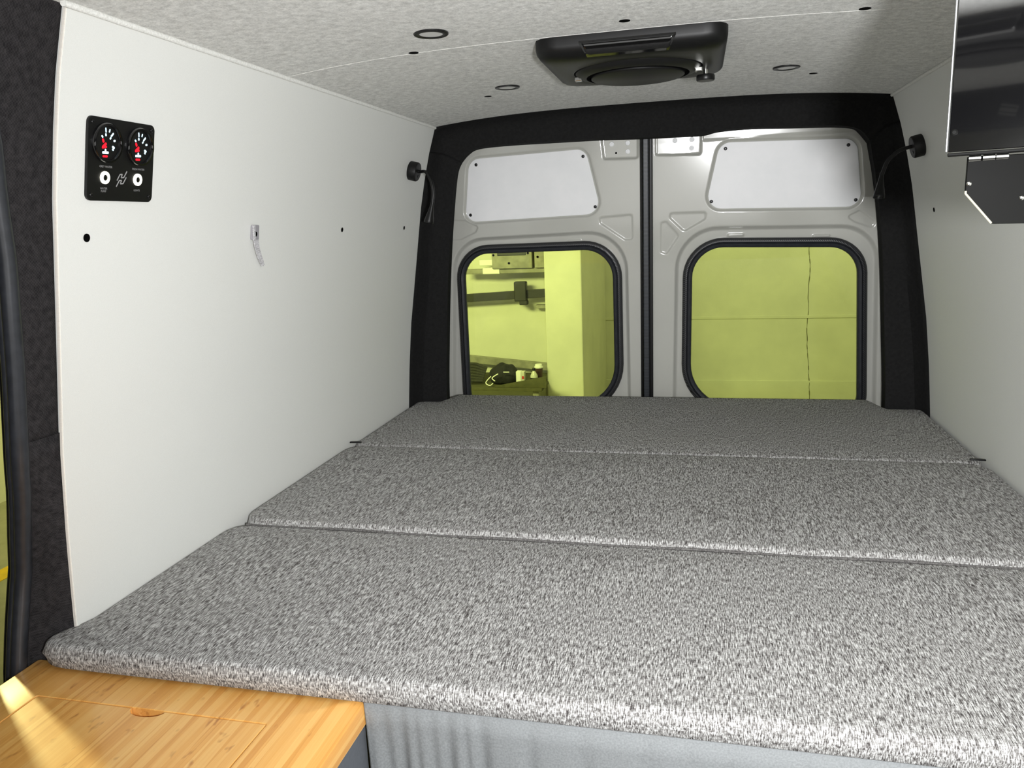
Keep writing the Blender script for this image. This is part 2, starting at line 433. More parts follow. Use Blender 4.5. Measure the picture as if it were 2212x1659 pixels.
for i, (f, s) in enumerate(((wl, 1), (wr, -1))):
    x = f(.962) + s * .003
    pth = [Vector((x + .0006 * math.sin(k * 2.1), y, zc(x) - .003)) for k, y in enumerate(np.linspace(-.9 if s < 0 else .99, 2.60, 30))]
    tag(tube('trim_%d' % (1 + i), pth, .0048, 'felt_edge', None, 10), 'felt covered cord along the headliner edge, ' + ('above the gauge plate' if s > 0 else 'beside the screen'), None, None, 'structure')

# van floor and front bulkhead behind the photographer
tag(box('floor', (XC, .85, -.965), (1.85, 3.9, .03), 'vinyl_floor'), 'dark vinyl van floor', None, None, 'structure')

# ------------------------------------------------------------------ rear fabric trim (pillars and header)
OPEN = [(-.955, -.35), (-.949, -.012), (-.936, .20), (-.922, .38), (-.907, .533), (-.889, .68), (-.867, .821), (-.847, .867), (-.820, .893), (-.779, .911), (-.665, .916), (-.50, .9155),
        (-.33, .914), (-.18, .909), (-.05, .907), (.02, .907), (.072, .916), (.178, .918), (.30, .913), (.435, .907), (.493, .899), (.515, .883), (.541, .851), (.552, .80), (.562, .752), (.581, .633), (.599, .473),
        (.618, .22), (.633, -.012), (.640, -.35)]
def arch_station(i):
    x, z = OPEN[i]
    kk = .9934 * (1 - .035 * (z - .64)); D0 = Vector((x * kk, 2.838 - .10 * (z - .45), .64 + (z - .64) * kk)); k = 2.70 / 2.83  # opening edge leaned and rescaled about the camera like the doors
    n = Vector((-.010 if i < 9 else (.010 if i > 20 else 0), 0, .006 if 7 <= i <= 22 else 0))
    C0 = Vector((x * k, 2.705, .64 + (z - .64) * k)) + n  # front edge scaled about the camera to line up with the opening
    Cr = C0 * .85 + D0 * .15 + Vector((0, -.012, 0))
    return D0, Cr, C0
def outer(i):
    x, z = OPEN[i]
    if i <= 7: zz = z * 1.0 if i < 7 else .89; return Vector((wl(zz), 0, zz)), Vector((1, 0, 0))
    if i >= len(OPEN) - 8: zz = z if i > 22 else .89; return Vector((wr(zz), 0, zz)), Vector((-1, 0, 0))
    if i == 8: return Vector((wl(.955) , 0, .957)), Vector((.7, 0, -.7))
    if i == len(OPEN) - 9: return Vector((wr(.955), 0, .957)), Vector((-.7, 0, -.7))
    return Vector((x * 1.0, 0, zc(x))), Vector((0, 0, -1))
def trim_rows(i, inset=0.):
    D0, Cr, C0 = arch_station(i); o, n = outer(i)
    rows = []
    for y, k in ((2.595, -.013 + inset), (2.640, -.004 + inset), (2.672, .006 + inset), (2.692, .022)):
        p = o + n * k; rows.append(Vector((p.x, y, p.z)))
    mid = rows[-1].lerp(C0, .5); mid.y = 2.700
    return rows + [mid, C0 + Vector((0, -.002, 0)), Cr, D0.lerp(Cr, .5), D0, D0 + Vector((0, .01, 0)) + n * -.03]
def trim_piece(name, idx, label, inset=0.):
    pts = [catmull([trim_rows(i, inset)[r] for i in idx], 5) for r in range(10)]
    n = len(pts[0]); verts = [p for row in pts for p in row]; faces = []
    for r in range(9):
        for k in range(n - 1): faces.append((r * n + k, r * n + k + 1, (r + 1) * n + k + 1, (r + 1) * n + k))
    bm = bmesh.new(); vv = [bm.verts.new(v) for v in verts]
    for f in faces: bm.faces.new([vv[i] for i in f])
    o = from_bm(name, bm, 'trim', None, True, 50)
    so = o.modifiers.new('thick', 'SOLIDIFY'); so.thickness = .004; so.offset = -1
    return tag(o, label, None, None, 'structure')
NO = len(OPEN)
trim_piece('trim_3', list(range(0, 8)), 'black fabric pillar cover beside the rear door, behind the gauge wall', .006)
trim_piece('trim_4', list(range(NO - 8, NO)), 'black fabric pillar cover beside the rear door, on the screen side', .006)
trim_piece('trim_5', list(range(7, NO - 7)), 'black fabric header cover above the rear doors')

# ------------------------------------------------------------------ rear doors
YD = 2.86
def seg_dist_poly(X, Z, loop):
    """signed distance (negative inside) from grid points to closed polygon."""
    P = np.array(loop, float); Q = np.roll(P, -1, 0)
    d2 = np.full(X.shape, 1e9); inside = np.zeros(X.shape, bool)
    for (x0, z0), (x1, z1) in zip(P, Q):
        ex, ez = x1 - x0, z1 - z0; L = ex * ex + ez * ez
        if L < 1e-14: continue
        t = np.clip(((X - x0) * ex + (Z - z0) * ez) / L, 0, 1)
        d2 = np.minimum(d2, (X - x0 - t * ex) ** 2 + (Z - z0 - t * ez) ** 2)
        cond = (z0 > Z) != (z1 > Z)
        with np.errstate(divide='ignore', invalid='ignore'):
            xi = x0 + (Z - z0) * ex / (ez if ez else 1e-12)
        inside ^= cond & (X < xi)
    d = np.sqrt(d2); return np.where(inside, -d, d)
def sm(a, b, v):
    t = np.clip((v - a) / (b - a), 0, 1); return t * t * (3 - 2 * t)

def door_skin(name, x0, x1, z0, z1, feats, hole, parent, step=.0026, roll=None):
    nx = int((x1 - x0) / step) + 1; nz = int((z1 - z0) / step) + 1
    gx = np.linspace(x0, x1, nx); gz = np.linspace(z0, z1, nz); X, Z = np.meshgrid(gx, gz)
    Hh = np.zeros_like(X)
    for f in feats:
        b = np.array(f['loop']); mlo = b.min(0) - .05; mhi = b.max(0) + .05
        ix = np.where((gx >= mlo[0]) & (gx <= mhi[0]))[0]; iz = np.where((gz >= mlo[1]) & (gz <= mhi[1]))[0]
        if not len(ix) or not len(iz): continue
        sl = np.ix_(iz, ix); d = seg_dist_poly(X[sl], Z[sl], f['loop'])
        if f['kind'] == 'recess': Hh[sl] -= f['depth'] * (1 - sm(-f['w'], 0, d))
        elif f['kind'] == 'groove': Hh[sl] -= f['depth'] * np.exp(-(d / f['w']) ** 2)
    Hh += .016 * np.maximum(Z - .893, 0)
    if roll is not None: Hh += .026 * np.clip(X - roll, -.25, .25) * sm(.889, .901, Z) * (X > .02) + (-.036) * (X + .06) * sm(.850, .858, Z) * (X > -.14) * (X < .012)  # top rim and hinge plate shaped with a tilt to catch lamp glints
    d = seg_dist_poly(X, Z, hole); keep = d > -.004
    cell = keep[:-1, :-1] & keep[1:, :-1] & keep[:-1, 1:] & keep[1:, 1:]
    V = np.stack([X, YD - Hh, Z], -1).reshape(-1, 3)
    ii, jj = np.where(cell); a = ii * nx + jj
    F = np.stack([a, a + 1, a + nx + 1, a + nx], 1)
    used = np.unique(F); remap = np.full(len(V), -1); remap[used] = np.arange(len(used)); F = remap[F]; V = V[used]
    me = bpy.data.meshes.new(name); me.vertices.add(len(V)); me.vertices.foreach_set('co', V.ravel())
    me.loops.add(F.size); me.loops.foreach_set('vertex_index', F.ravel().astype(np.int32))
    me.polygons.add(len(F)); me.polygons.foreach_set('loop_start', np.arange(0, F.size, 4, dtype=np.int32))
    me.update(calc_edges=True); me.validate()
    return link(name, me, 'paint', parent, True)

DT = lambda a, b, h: (a, YD - h, b)         # door plane -> world, h towards the bed

def rear_door(name, label, x0, x1, glass, grad, recess, rrad, insert, irad, screws, emb, plate, bolts, slot, tabs, mirror):
    root = thing(name, label, None, (0, 0, 0), None, 'structure')
    gl = rounded(glass, grad, 10)
    hole = offset_loop(gl, .012)
    feats = [dict(loop=rounded(recess, rrad, 10), kind='recess', depth=.020, w=.016),
             dict(loop=offset_loop(gl, .030), kind='recess', depth=-.004, w=.006),
             dict(loop=offset_loop(rounded(insert, irad, 8), .011), kind='recess', depth=.008, w=.010)]
    for p in emb: feats.append(dict(loop=rounded(p, .012, 5), kind='recess', depth=.004, w=.006))
    feats.append(dict(loop=rounded(plate, .012, 5), kind='recess', depth=.009, w=.008))
    for a, b, ln in tabs:
        feats.append(dict(loop=rounded([(a - ln, b - .006), (a + ln, b - .006), (a + ln, b + .006), (a - ln, b + .006)], .005, 4), kind='recess', depth=-.005, w=.005))
    door_skin('door_skin', x0, x1, -.40, .965, feats, hole, root, roll=.18 if mirror else None)
    # outer shell of the door, seen from outside
    ring_sweep('window_gasket', gl, [(0, .002), (.004, .006), (.012, .008), (.016, .001), (.020, -.004), (.030, -.006), (.030, -.018), (.0, -.018)], DT, 'rubber', root, 50)
    ring_sweep('gasket_lip', gl, [(.0165, -.004), (.019, .002), (.026, .002), (.033, -.006), (.033, -.014), (.0165, -.014)], DT, 'gasket', root, 60)
    slab('window_pane', offset_loop(gl, .006), -.016, -.011, DT, 'glass', root)
    ip = slab('insert_panel', rounded(insert, irad, 8), -.0085, -.0035, DT, 'insert', root, .001)
    ip['label'] = 'white screwed-on insert panel'
    for sx, sz in screws:
        s = lathe('screw', [(.0058, -.0035), (.0058, -.0018), (.0045, -.0010), (.0024, -.0008), (.0022, -.0022), (.0001, -.0022)], 'screw', ip, 20, (0, -1, 0), (sx, YD, sz))
    pl = [lathe('hinge_bolt', [(.0088, -.010), (.0088, -.0072), (.0078, -.0060), (.0062, -.0060), (.0058, -.0072), (.0046, -.0072), (.0040, -.0058), (.0001, -.0054)], 'insert', root, 20, (0, -1, 0), (bx_, YD, bz)) for bx_, bz in bolts]  # white bolt colour stands in for their bright ring reflections
    lathe('slot_hole', [(.004, -.010), (.0036, -.0086), (.0001, -.0086)], 'hole', root, 14, (0, -1, 0), (slot[0], YD, slot[1]))
    # solid outer half of the door so that it has depth (frame round the window)
    ol = [(x0, -.40), (x1, -.40), (x1, .965), (x0, .965)]
    hl = offset_loop(gl, .014); n = len(hl); bm = bmesh.new()
    a = [bm.verts.new(DT(p[0], p[1], -.016)) for p in hl]; b_ = [bm.verts.new(DT(p[0], p[1], -.055)) for p in hl]
    for k in range(n): bm.faces.new((a[k], a[(k + 1) % n], b_[(k + 1) % n], b_[k]))
    from_bm('window_return', bm, 'paint', root)
    return root

rear_door('door_1', 'grey painted rear door with square window, on the gauge wall side', -1.0, -.1985,
    [(-.868, .531), (-.300, .5335), (-.2965, -.045), (-.870, -.07)], [.095, .105, .155, .06],
    [(-.912, .592), (-.243, .606), (-.234, -.16), (-.955, -.16)], [.13, .15, .12, .1],
    [(-.829, .880), (-.392, .892), (-.338, .662), (-.855, .651)], [.045, .042, .045, .040],
    [(-.802, .859), (-.401, .866), (-.833, .677), (-.360, .687)],
    [[(-.349, .651), (-.224, .657), (-.223, .562), (-.254, .562), (-.345, .626)], [(-.925, .664), (-.854, .661), (-.800, .634), (-.814, .610), (-.875, .585), (-.925, .584)]],
    [(-.342, .96), (-.200, .96), (-.202, .845), (-.330, .848)], [(-.298, .902), (-.241, .903), (-.241, .874)], (-.283, .871),
    [(-.442, .567, .026)], 0)
rear_door('door_2', 'grey painted rear door with square window, on the screen side', -.1535, .70,
    [(-.014, .5305), (.534, .5135), (.560, -.07), (-.018, -.045)], [.105, .095, .06, .155],
    [(-.076, .606), (.603, .590), (.628, -.16), (-.086, -.16)], [.15, .13, .1, .12],
    [(.075, .885), (.516, .871), (.541, .648), (.028, .663)], [.045, .045, .042, .045],
    [(.094, .863), (.490, .851), (.049, .687), (.521, .671)],
    [[(-.096, .656), (.034, .654), (.032, .626), (-.038, .587), (-.050, .589), (-.097, .635)], [(-.128, .624), (-.105, .628), (-.058, .573), (-.104, .506), (-.130, .515)],
     [(.488, .617), (.536, .640), (.592, .595), (.579, .573), (.519, .596)]],
    [(-.147, .96), (.017, .96), (.014, .845), (-.147, .851)], [(-.077, .901), (-.019, .901), (-.020, .872)], (-.094, .868),
    [(.134, .568, .030), (.419, .555, .030)], 1)
# the rear doors lean in, rescaled about the camera so outlines stay put
LEAN = .10
def lean_rescale_pt(x, y, z):
    k = .9934 * (1 - .035 * (z - .64)); return x * k, y - LEAN * (z - .45), .64 + (z - .64) * k
def lean_rescale_tree(o):
    if o.type == 'MESH':
        n = len(o.data.vertices); c = np.empty(n * 3, np.float32); o.data.vertices.foreach_get('co', c); c = c.reshape(-1, 3)
        x, y, z = lean_rescale_pt(c[:, 0], c[:, 1], c[:, 2].copy()); o.data.vertices.foreach_set('co', np.stack([x, y, z], 1).ravel().astype(np.float32)); o.data.update()
    for ch in o.children: lean_rescale_tree(ch)
# seal between the two rear doors
cs = thing('trim_6', 'black ribbed rubber seal between the rear doors', None, (0, 0, 0), None, 'structure')
for nm, xa, xb, y0, mt in (('seal_lip', -.1985, -.190, 2.852, 'black_satin'), ('ribbed_strip', -.189, -.1675, 2.856, 'center_seal'), ('seal_lip', -.1665, -.1535, 2.850, 'black_satin')):
    box(nm, ((xa + xb) / 2, y0 + .02, .28), (xb - xa, .04, 1.36), mt, cs, .004)
for nm in ('door_1', 'door_2', 'trim_6'): lean_rescale_tree(bpy.data.objects[nm])

# ------------------------------------------------------------------ bed cushions
def cushion(name, label, x0, x1, y0, y1f, ztop, zbot, rc, parent=None, nx=150, ny=56, seed=0, r=.022, wob=.0022, out_w=0.):
    rng = np.random.RandomState(seed)
    def spaced(n):
        t = np.linspace(0, 1, n); return t + .0
    def edges(n, L):
        e = np.array([0, .002, .005, .009, .014, .020, .027, .036]); mid = np.linspace(.05, L - .05, n); return np.concatenate([e, mid, (L - e)[::-1]])
    U = edges(nx, x1 - x0); ymax = max(y1f(x) for x in np.linspace(x0, x1, 50)); V = edges(ny, ymax - y0)
    LX, LY = x1 - x0, ymax - y0
    ph = rng.rand(8, 3) * 6.28; fr = rng.rand(8, 2) * 9 + 2
    G = np.zeros((len(U), len(V), 3))
    for i, u in enumerate(U):
        yr = y1f(x0 + u)
        for j, v in enumerate(V):
            cu = min(max(u, rc), LX - rc); cv = min(max(v, rc), LY - rc); du, dv = u - cu, v - cv
            if du and dv:
                k = max(abs(du), abs(dv)) / math.hypot(du, dv); uu, vv = cu + du * k, cv + dv * k
            else: uu, vv = u, v
            d = min(u, LX - u, v, LY - v)
            h = r - math.sqrt(max(r * r - (r - min(d, r)) ** 2, 0))
            wv = sum(math.sin(fr[q, 0] * uu + ph[q, 0]) * math.sin(fr[q, 1] * vv * 1.6 + ph[q, 1]) for q in range(8)) / 4
            inner = min(1, d / .08)
            yy = y0 + vv * (yr - y0) / LY if vv > LY * .4 else y0 + vv
            if vv > LY * .4: t = (vv - LY * .4) / (LY * .6); yy = (y0 + LY * .4) + t * (yr - y0 - LY * .4)
            bulge = out_w * max(0., 1 - uu / .30) ** 2 * min(1., max(0., (1.03 - yy) / .085)) if out_w else 0.
            G[i, j] = (x0 + uu - bulge, yy, ztop - h + wob * wv * inner + .003 * inner - .003)
    bm = bmesh.new(); n, m = len(U), len(V)
    T = [[bm.verts.new(G[i, j]) for j in range(m)] for i in range(n)]
    for i in range(n - 1):
        for j in range(m - 1): bm.faces.new((T[i][j], T[i + 1][j], T[i + 1][j + 1], T[i][j + 1]))
    rim = [T[i][0] for i in range(n)] + [T[n - 1][j] for j in range(1, m)] + [T[i][m - 1] for i in range(n - 2, -1, -1)] + [T[0][j] for j in range(m - 2, 0, -1)]
    prev = rim
    cx, cy = (x0 + x1) / 2, (y0 + ymax) / 2
    for z, ins in (((ztop - r) * .5 + (zbot + .012) * .5, -.003), (zbot + .012, 0), (zbot + .003, .001), (zbot, .004)):
        ringv = []
        for v in rim:
            d = Vector((cx - v.co.x, cy - v.co.y, 0)); sx = 1 if d.x > 0 else -1; sy = 1 if d.y > 0 else -1
            ringv.append(bm.verts.new((v.co.x + sx * ins * (1 if abs(d.x) > (x1 - x0) / 2 - .05 else 0), v.co.y + sy * ins * (1 if abs(d.y) > LY / 2 - .09 else 0), z)))
        L = len(rim)
        for k in range(L): bm.faces.new((prev[k], prev[(k + 1) % L], ringv[(k + 1) % L], ringv[k]))
        prev = ringv
    bm.faces.new(prev[::-1])
    root = thing(name, label, 'cushion', ((x0 + x1) / 2, (y0 + ymax) / 2, zbot), 'grey tweed bed cushions laid edge to edge')
    o = from_bm('cushion_cover', bm, 'tweed', root, True, None)
    o.matrix_parent_inverse = Matrix.Translation(-Vector(root.location))
    return root
def keep_world(o, root): o.parent = root; o.matrix_parent_inverse = root.matrix_basis.inverted(); return o
CX0, CX1 = -1.022, .716
flat = lambda v: (lambda x: v)
def rear_edge(x):
    s = lambda a, b, t: (lambda q: q * q * (3 - 2 * q))(min(1, max(0, (t - a) / (b - a))))
    return 2.672 + .122 * s(-.935, -.885, x) - .135 * s(.565, .612, x)
c1 = cushion('bed_cushion', 'grey tweed bed cushion above the grey curtain, beside the bamboo counter', -1.030, CX1, .934, flat(1.466), -.005, -.048, .05, seed=1, ny=60, r=.011, out_w=.042)
c2 = cushion('bed_cushion', 'grey tweed bed cushion lying between the other two cushions', CX0, CX1, 1.473, flat(2.076), .003, -.048, .06, seed=2, ny=60, r=.011)
c3 = cushion('bed_cushion', 'grey tweed bed cushion notched around the pillars at the rear doors', CX0, CX1 + .002, 2.084, rear_edge, .000, -.048, .035, seed=3, ny=70, nx=220, r=.013)
# edge piping along front edges, dark fabric tabs at the side
for c, (xa, xb, y, z) in ((c2, (-1.0, .69, 1.4750, -.012)), (c3, (-1.0, .69, 2.0855, -.009))):
    p = [Vector((x, y - .003 + .0008 * math.sin(x * 23), z + .0012 * math.sin(x * 17 + y))) for x in np.linspace(xa, xb, 90)]
    keep_world(tube('piping', p, .0032, 'piping', None, 8), c)
for x, y, a in ((-1.010, 2.090, .1), (.700, 2.089, -.1)):
    bm = bmesh.new(); box_bm(bm, (x, y, .0045), (.036, .009, .004), .0015, Matrix.Rotation(a, 3, 'Z'))
    keep_world(from_bm('strap_tab', bm, 'black_matte'), c3)
bp = box('bed_platform', (XC, 1.875, -.066), (1.72, 1.79, .030), 'plywood', None, .002)
tag(bp, 'plywood bed board carrying the tweed cushions', 'platform')
bpl = [box('leg', (x, y, -.5145), (.05, .05, .861), 'plywood', bp, .002) for x in (-.93, .62) for y in (1.05, 2.6)]

# curtain below the bed
bm = bmesh.new(); XX = np.linspace(-.476, .70, 420); ZZ = np.linspace(-.0478, -.93, 26); CG = []
folds = [(-.475, .010, .5), (-.447, .012, .9), (-.418, .010, 1.1), (-.398, .007, .5), (-.372, .010, .7), (-.345, .010, 1.0), (-.322, .007, .6), (-.295, .011, 1.0), (-.225, .012, .55), (-.150, .014, .5), (-.06, .014, .45), (-.005, .012, .4), (.05, .016, .35), (.15, .02, .4), (.26, .02, .4), (.38, .02, .4), (.5, .02, .4), (.6, .02, .4)]
for z in ZZ:
    t = min(1, (-.052 - z) / .10); row = []
    for x in XX:
        y = .937
        for k, (c, wd, a) in enumerate(folds):
            cc = c + .03 * (-.052 - z) * math.sin(k * 2.3)
            y += .010 * a * (.10 + .90 * t) * math.exp(-((x - cc) / wd) ** 2)
        row.append(bm.verts.new((x, y, z)))
    CG.append(row)
for i in range(len(ZZ) - 1):
    for j in range(len(XX) - 1): bm.faces.new((CG[i][j], CG[i + 1][j], CG[i + 1][j + 1], CG[i][j + 1]))
cu = from_bm('bed_curtain', bm, 'curtain', None, True, None)
so = cu.modifiers.new('thick', 'SOLIDIFY'); so.thickness = .002; so.offset = 1
tag(cu, 'plain grey felt curtain hanging below the bed cushions', 'curtain')

# ------------------------------------------------------------------ bamboo counter and cabinet
ZT = -.052
ct = thing('bamboo_countertop', 'bamboo countertop with hinged lid and finger notch beside the bed', 'countertop', (-.79, .62, ZT))
bm = bmesh.new()
def loop3(lp, z): return [bm.verts.new((a, b, z)) for a, b in lp]
OUT = rounded([(-1.083, .30), (-.477, .30), (-.477, .962), (-1.083, .962)], [.004, .01, .010, .006], 5)
HX0, HX1, HY0, HY1 = -.998, -.597, .42, .872
INN = rounded([(HX0, HY0), (HX1, HY0), (HX1, HY1), (HX0, HY1)], .004, 5)
o1 = loop3(OUT, ZT - .034); o2 = loop3(OUT, ZT - .003); o3 = loop3(offset_loop(OUT, -.001), ZT - .0008); o4 = loop3(offset_loop(OUT, -.003), ZT)
i4 = loop3(offset_loop(INN, .0007), ZT); i3 = loop3(INN, ZT - .001); i1 = loop3(INN, ZT - .034)
nO = len(OUT)
for A, B in ((o1, o2), (o2, o3), (o3, o4), (o4, i4), (i4, i3), (i3, i1), (i1, o1)):
    for k in range(nO): bm.faces.new((A[k], A[(k + 1) % nO], B[(k + 1) % nO], B[k]))
o = from_bm('counter_frame', bm, 'bamboo', None, True, 30); keep_world(o, ct)
# lid with a half-moon finger notch
g = .0019
NA = [(-.795 + .029 * math.cos(a), HY1 - g - .0155 * math.sin(a)) for a in np.linspace(0, math.pi, 19)]
lid_lp = [(HX0 + g, HY0 + g), (HX1 - g, HY0 + g), (HX1 - g, HY1 - g)] + NA + [(HX0 + g, HY1 - g)]
lid = slab('lid', lid_lp, ZT - .018, ZT - .0006, XY, 'bamboo', None, .0008); keep_world(lid, ct)
nf = slab('finger_notch', [(-.795 + .031 * math.cos(a), HY1 + .001 - .018 * math.sin(a)) for a in np.linspace(0, math.pi, 15)], ZT - .032, ZT - .014, XY, 'bamboo_dark', None); keep_world(nf, ct)
cab = thing('base_cabinet', 'slate grey cabinet under the bamboo countertop', 'cabinet', (-.79, .62, -.95))
for nm, c, s in (('side_panel', (-.490, .632, -.518), (.016, .634, .86)), ('side_panel', (-1.0, .615, -.518), (.016, .60, .86)), ('back_panel', (-.744, .905, -.518), (.494, .016, .86)), ('door', (-.76, .322, -.525), (.50, .016, .82)), ('bottom_panel', (-.76, .615, -.94), (.50, .57, .016))):
    keep_world(box(nm, c, s, 'cabinet', None, .0015), cab)

# ------------------------------------------------------------------ front pillar and door seal at the sliding door
def seal_y(z): return float(np.interp(z, [-1, -.07, 0, .11, .25, .45, .62, .78, .95, 1.0], [.80, .893, .905, .925, .933, .932, .925, .905, .862, .845]))
def out_z(z): t = min(1., max(0., (.34 - z) / .28)); return .052 * t * t * (3 - 2 * t)
def seal_x(z): return wl(z) - out_z(z)
_sy0 = seal_y
def seal_y(z): return _sy0(z) * (1 + out_z(z) / 1.03)  # depth rescaled about the camera where the seal is moved outward
def pillar_piece(name, z0, z1, label, off):
    Z = np.linspace(z0, z1, 40); rows = []
    for z in Z:
        ys = seal_y(z); x = seal_x(z) - .008 + off; o_ = out_z(z)
        rows.append([(x - .006 + o_, 1.006, z), (x + o_, .998, z), (x + .001 + o_ * .75, .987, z), (x + o_ * .2, (ys + 1) / 2, z), (x - .002, ys + .012, z), (x - .008, ys + .002, z), (x - .03, ys, z), (x - .055, ys + .05, z), (x - .065, ys + .11, z)])
    n = len(rows[0]); verts = [p for r_ in rows for p in r_]
    faces = [(i * n + k, i * n + k + 1, (i + 1) * n + k + 1, (i + 1) * n + k) for i in range(len(Z) - 1) for k in range(n - 1)]
    bm = bmesh.new(); vv = [bm.verts.new(v) for v in verts]
    for f in faces: bm.faces.new([vv[i] for i in f])
    o = from_bm(name, bm, 'pillar', None, True, 60); so = o.modifiers.new('thick', 'SOLIDIFY'); so.thickness = .003; so.offset = -1
    return tag(o, label, None, None, 'structure')
pillar_piece('trim_7', .334, .99, 'charcoal tweed pillar cover in front of the gauge wall, above its seam', .0)
pillar_piece('trim_8', -.95, .338, 'charcoal tweed pillar cover in front of the gauge wall, below its seam', .0022)
sl = thing('trim_9', 'black rubber door seal bulging along the charcoal pillar', None, (0, 0, 0), None, 'structure')
Zs = np.linspace(-.80, .985, 60)
tube('seal_bulb', [Vector((seal_x(z) - .010, seal_y(z) - .008, z)) for z in Zs], .0125, 'rubber', sl, 16)
tube('seal_lip', [Vector((seal_x(z) - .030, seal_y(z) - .003, z)) for z in Zs], .0085, 'rubber', sl, 12)
tube('seal_lip', [Vector((seal_x(z) - .047, seal_y(z) + .009, z)) for z in Zs], .0085, 'black_satin', sl, 12)

# unseen sliding door slab, rear edge placed to trim the counter's light stripe
sd = thing('door_3', 'unseen sliding door slab placed to trim the light stripe on the counter', None, (0, 0, 0), None, 'structure')
box('door_skin', (-1.175, .305, .02), (.03, 1.26, 1.92), 'pillar', sd, .008)

# ------------------------------------------------------------------ things on the walls
def wall_frame(side, y, z, lift=0.):
    """local frame on a side wall: x along the wall, y up the wall, z out of it."""
    k = slope(z); up = Vector((k if side < 0 else -k, 0, 1)).normalized()
    xx = Vector((0, 1, 0)) if side < 0 else Vector((0, -1, 0)); zz = xx.cross(up)
    m = Matrix((xx, up, zz)).transposed().to_4x4(); m.translation = Vector(((wl if side < 0 else wr)(z), y, z)) + zz * lift; return m
def on(root, o): o.parent = root; return o

for y, z, r, s in ((1.056, .645, .0068, -1), (1.982, .642, .0062, -1), (2.451, .640, .0062, -1), (2.399, .630, .0062, 1)):
    bm_o = lathe('bolt_hole', [(r, 0), (r, .0006), (r * .82, .0007), (r * .72, .0003), (.0001, .0003)], 'hole', None, 20)
    bm_o.matrix_world = wall_frame(s, y, z, .0008); wp = wall_left if s < 0 else wall_right
    bm_o.parent = wp

# gauge plate
gp = thing('gauge_plate', 'black control plate with two lit tank gauges and two glowing ring switches', 'control panel', mw=wall_frame(-1, 1.1285, .766))
gp_w, gp_h = .076, .0645
on(gp, slab('plate', rounded([(-gp_w, -gp_h), (gp_w, -gp_h), (gp_w, gp_h), (-gp_w, gp_h)], .010, 6), .0002, .0045, XY, 'black_satin', None, .0008))
for sx in (-1, 1):
    for sy in (-1, 1):
        on(gp, lathe('screw', [(.0032, .0045), (.0032, .0055), (.0022, .0064), (.0012, .0064), (.0010, .0056), (.0001, .0056)], 'screw', None, 14, at=(sx * .067, sy * .0555, 0)))
def bar(bm, x, y, ln, wd, ang, z):
    lp = rounded([(-ln / 2, -wd / 2), (ln / 2, -wd / 2), (ln / 2, wd / 2), (-ln / 2, wd / 2)], wd * .4, 3); ca, sa = math.cos(ang), math.sin(ang)
    bm.faces.new([bm.verts.new((x + a * ca - b * sa, y + a * sa + b * ca, z)) for a, b in lp])
def text_mesh(name, body, size, mat, at, parent):
    c = bpy.data.curves.new(name, 'FONT'); c.body = body; c.size = size; c.align_x = 'CENTER'; c.align_y = 'CENTER'; c.space_line = .95; c.resolution_u = 2
    tmp = bpy.data.objects.new(name, c); COL.objects.link(tmp)
    me = bpy.data.meshes.new_from_object(tmp.evaluated_get(bpy.context.evaluated_depsgraph_get())); bpy.data.objects.remove(tmp)
    me.materials.clear(); o = link(name, me, mat, parent, False); o.location = at; return o
for gx in (-.0365, .0385):
    gz = thing('gauge', None, None); gz.parent = gp; gz.location = (gx, .0265, 0)
    on(gz, lathe('bezel', [(.0315, .0045), (.0315, .0085), (.0300, .0105), (.0270, .0105), (.0255, .0080), (.0255, .0050)], 'black_gloss', None, 40, caps=False))
    on(gz, lathe('gauge_face', [(.0256, .0046), (.0256, .0062), (.0001, .0062)], 'black_satin', None, 32))
    bm = bmesh.new()
    for a, ln, wd, rr in ((97, .0075, .0026, .0185), (72, .0055, .0026, .0190), (46, .0085, .0030, .0170), (40, .004, .003, .0105), (100, .0045, .0032, .0115), (12, .0048, .0034, .0175), (-24, .0062, .0036, .0165), (-36, .004, .003, .0175), (140, .0045, .0030, .0125)):
        bar(bm, rr * math.cos(R(a)) - .002, rr * math.sin(R(a)) + .001, ln, wd, R(a), .0066)
    bar(bm, -.0040, -.0150, .0140, .0040, R(2), .0066); bar(bm, -.004, -.0115, .0036, .0045, 0, .0066)
    on(gz, from_bm('lit_scale_marks', bm, 'glow_white', None, False))
    bm = bmesh.new(); bar(bm, -.0045, -.0208, .0110, .0034, R(2), .0066); bar(bm, -.0070, -.0040, .0115, .0042, R(40), .0068); bar(bm, -.0095, .0030, .0065, .0042, R(115), .0067); bar(bm, -.0068, -.0068, .0110, .0036, R(10), .0067)
    on(gz, from_bm('lit_needle', bm, 'glow_red', None, False))
for gx, txt in ((-.0365, 'GREY WATER'), (.0385, 'FRESH WATER')):
    text_mesh('lettering', txt, .0046, 'print_grey', (gx, -.0105, .0047), gp)
for gx, txt in ((-.0400, 'WATER\nPUMP'), (.0365, 'LIGHTS')):
    text_mesh('lettering', txt, .0046, 'print_grey', (gx, -.0455 if len(txt) < 8 else -.0470, .0047), gp)
for gx in (-.0385, .0370):
    b_ = thing('ring_switch', None, None); b_.parent = gp; b_.location = (gx, -.0275, 0)
    on(b_, lathe('lit_ring', [(.0100, .0045), (.0100, .0064), (.0092, .0070), (.0052, .0070), (.0046, .0060)], 'glow_ring', None, 32, caps=False))
    on(b_, lathe('button', [(.0047, .0045), (.0047, .0062), (.0030, .0066), (.0001, .0066)], 'black_gloss', None, 20))
bm = bmesh.new()
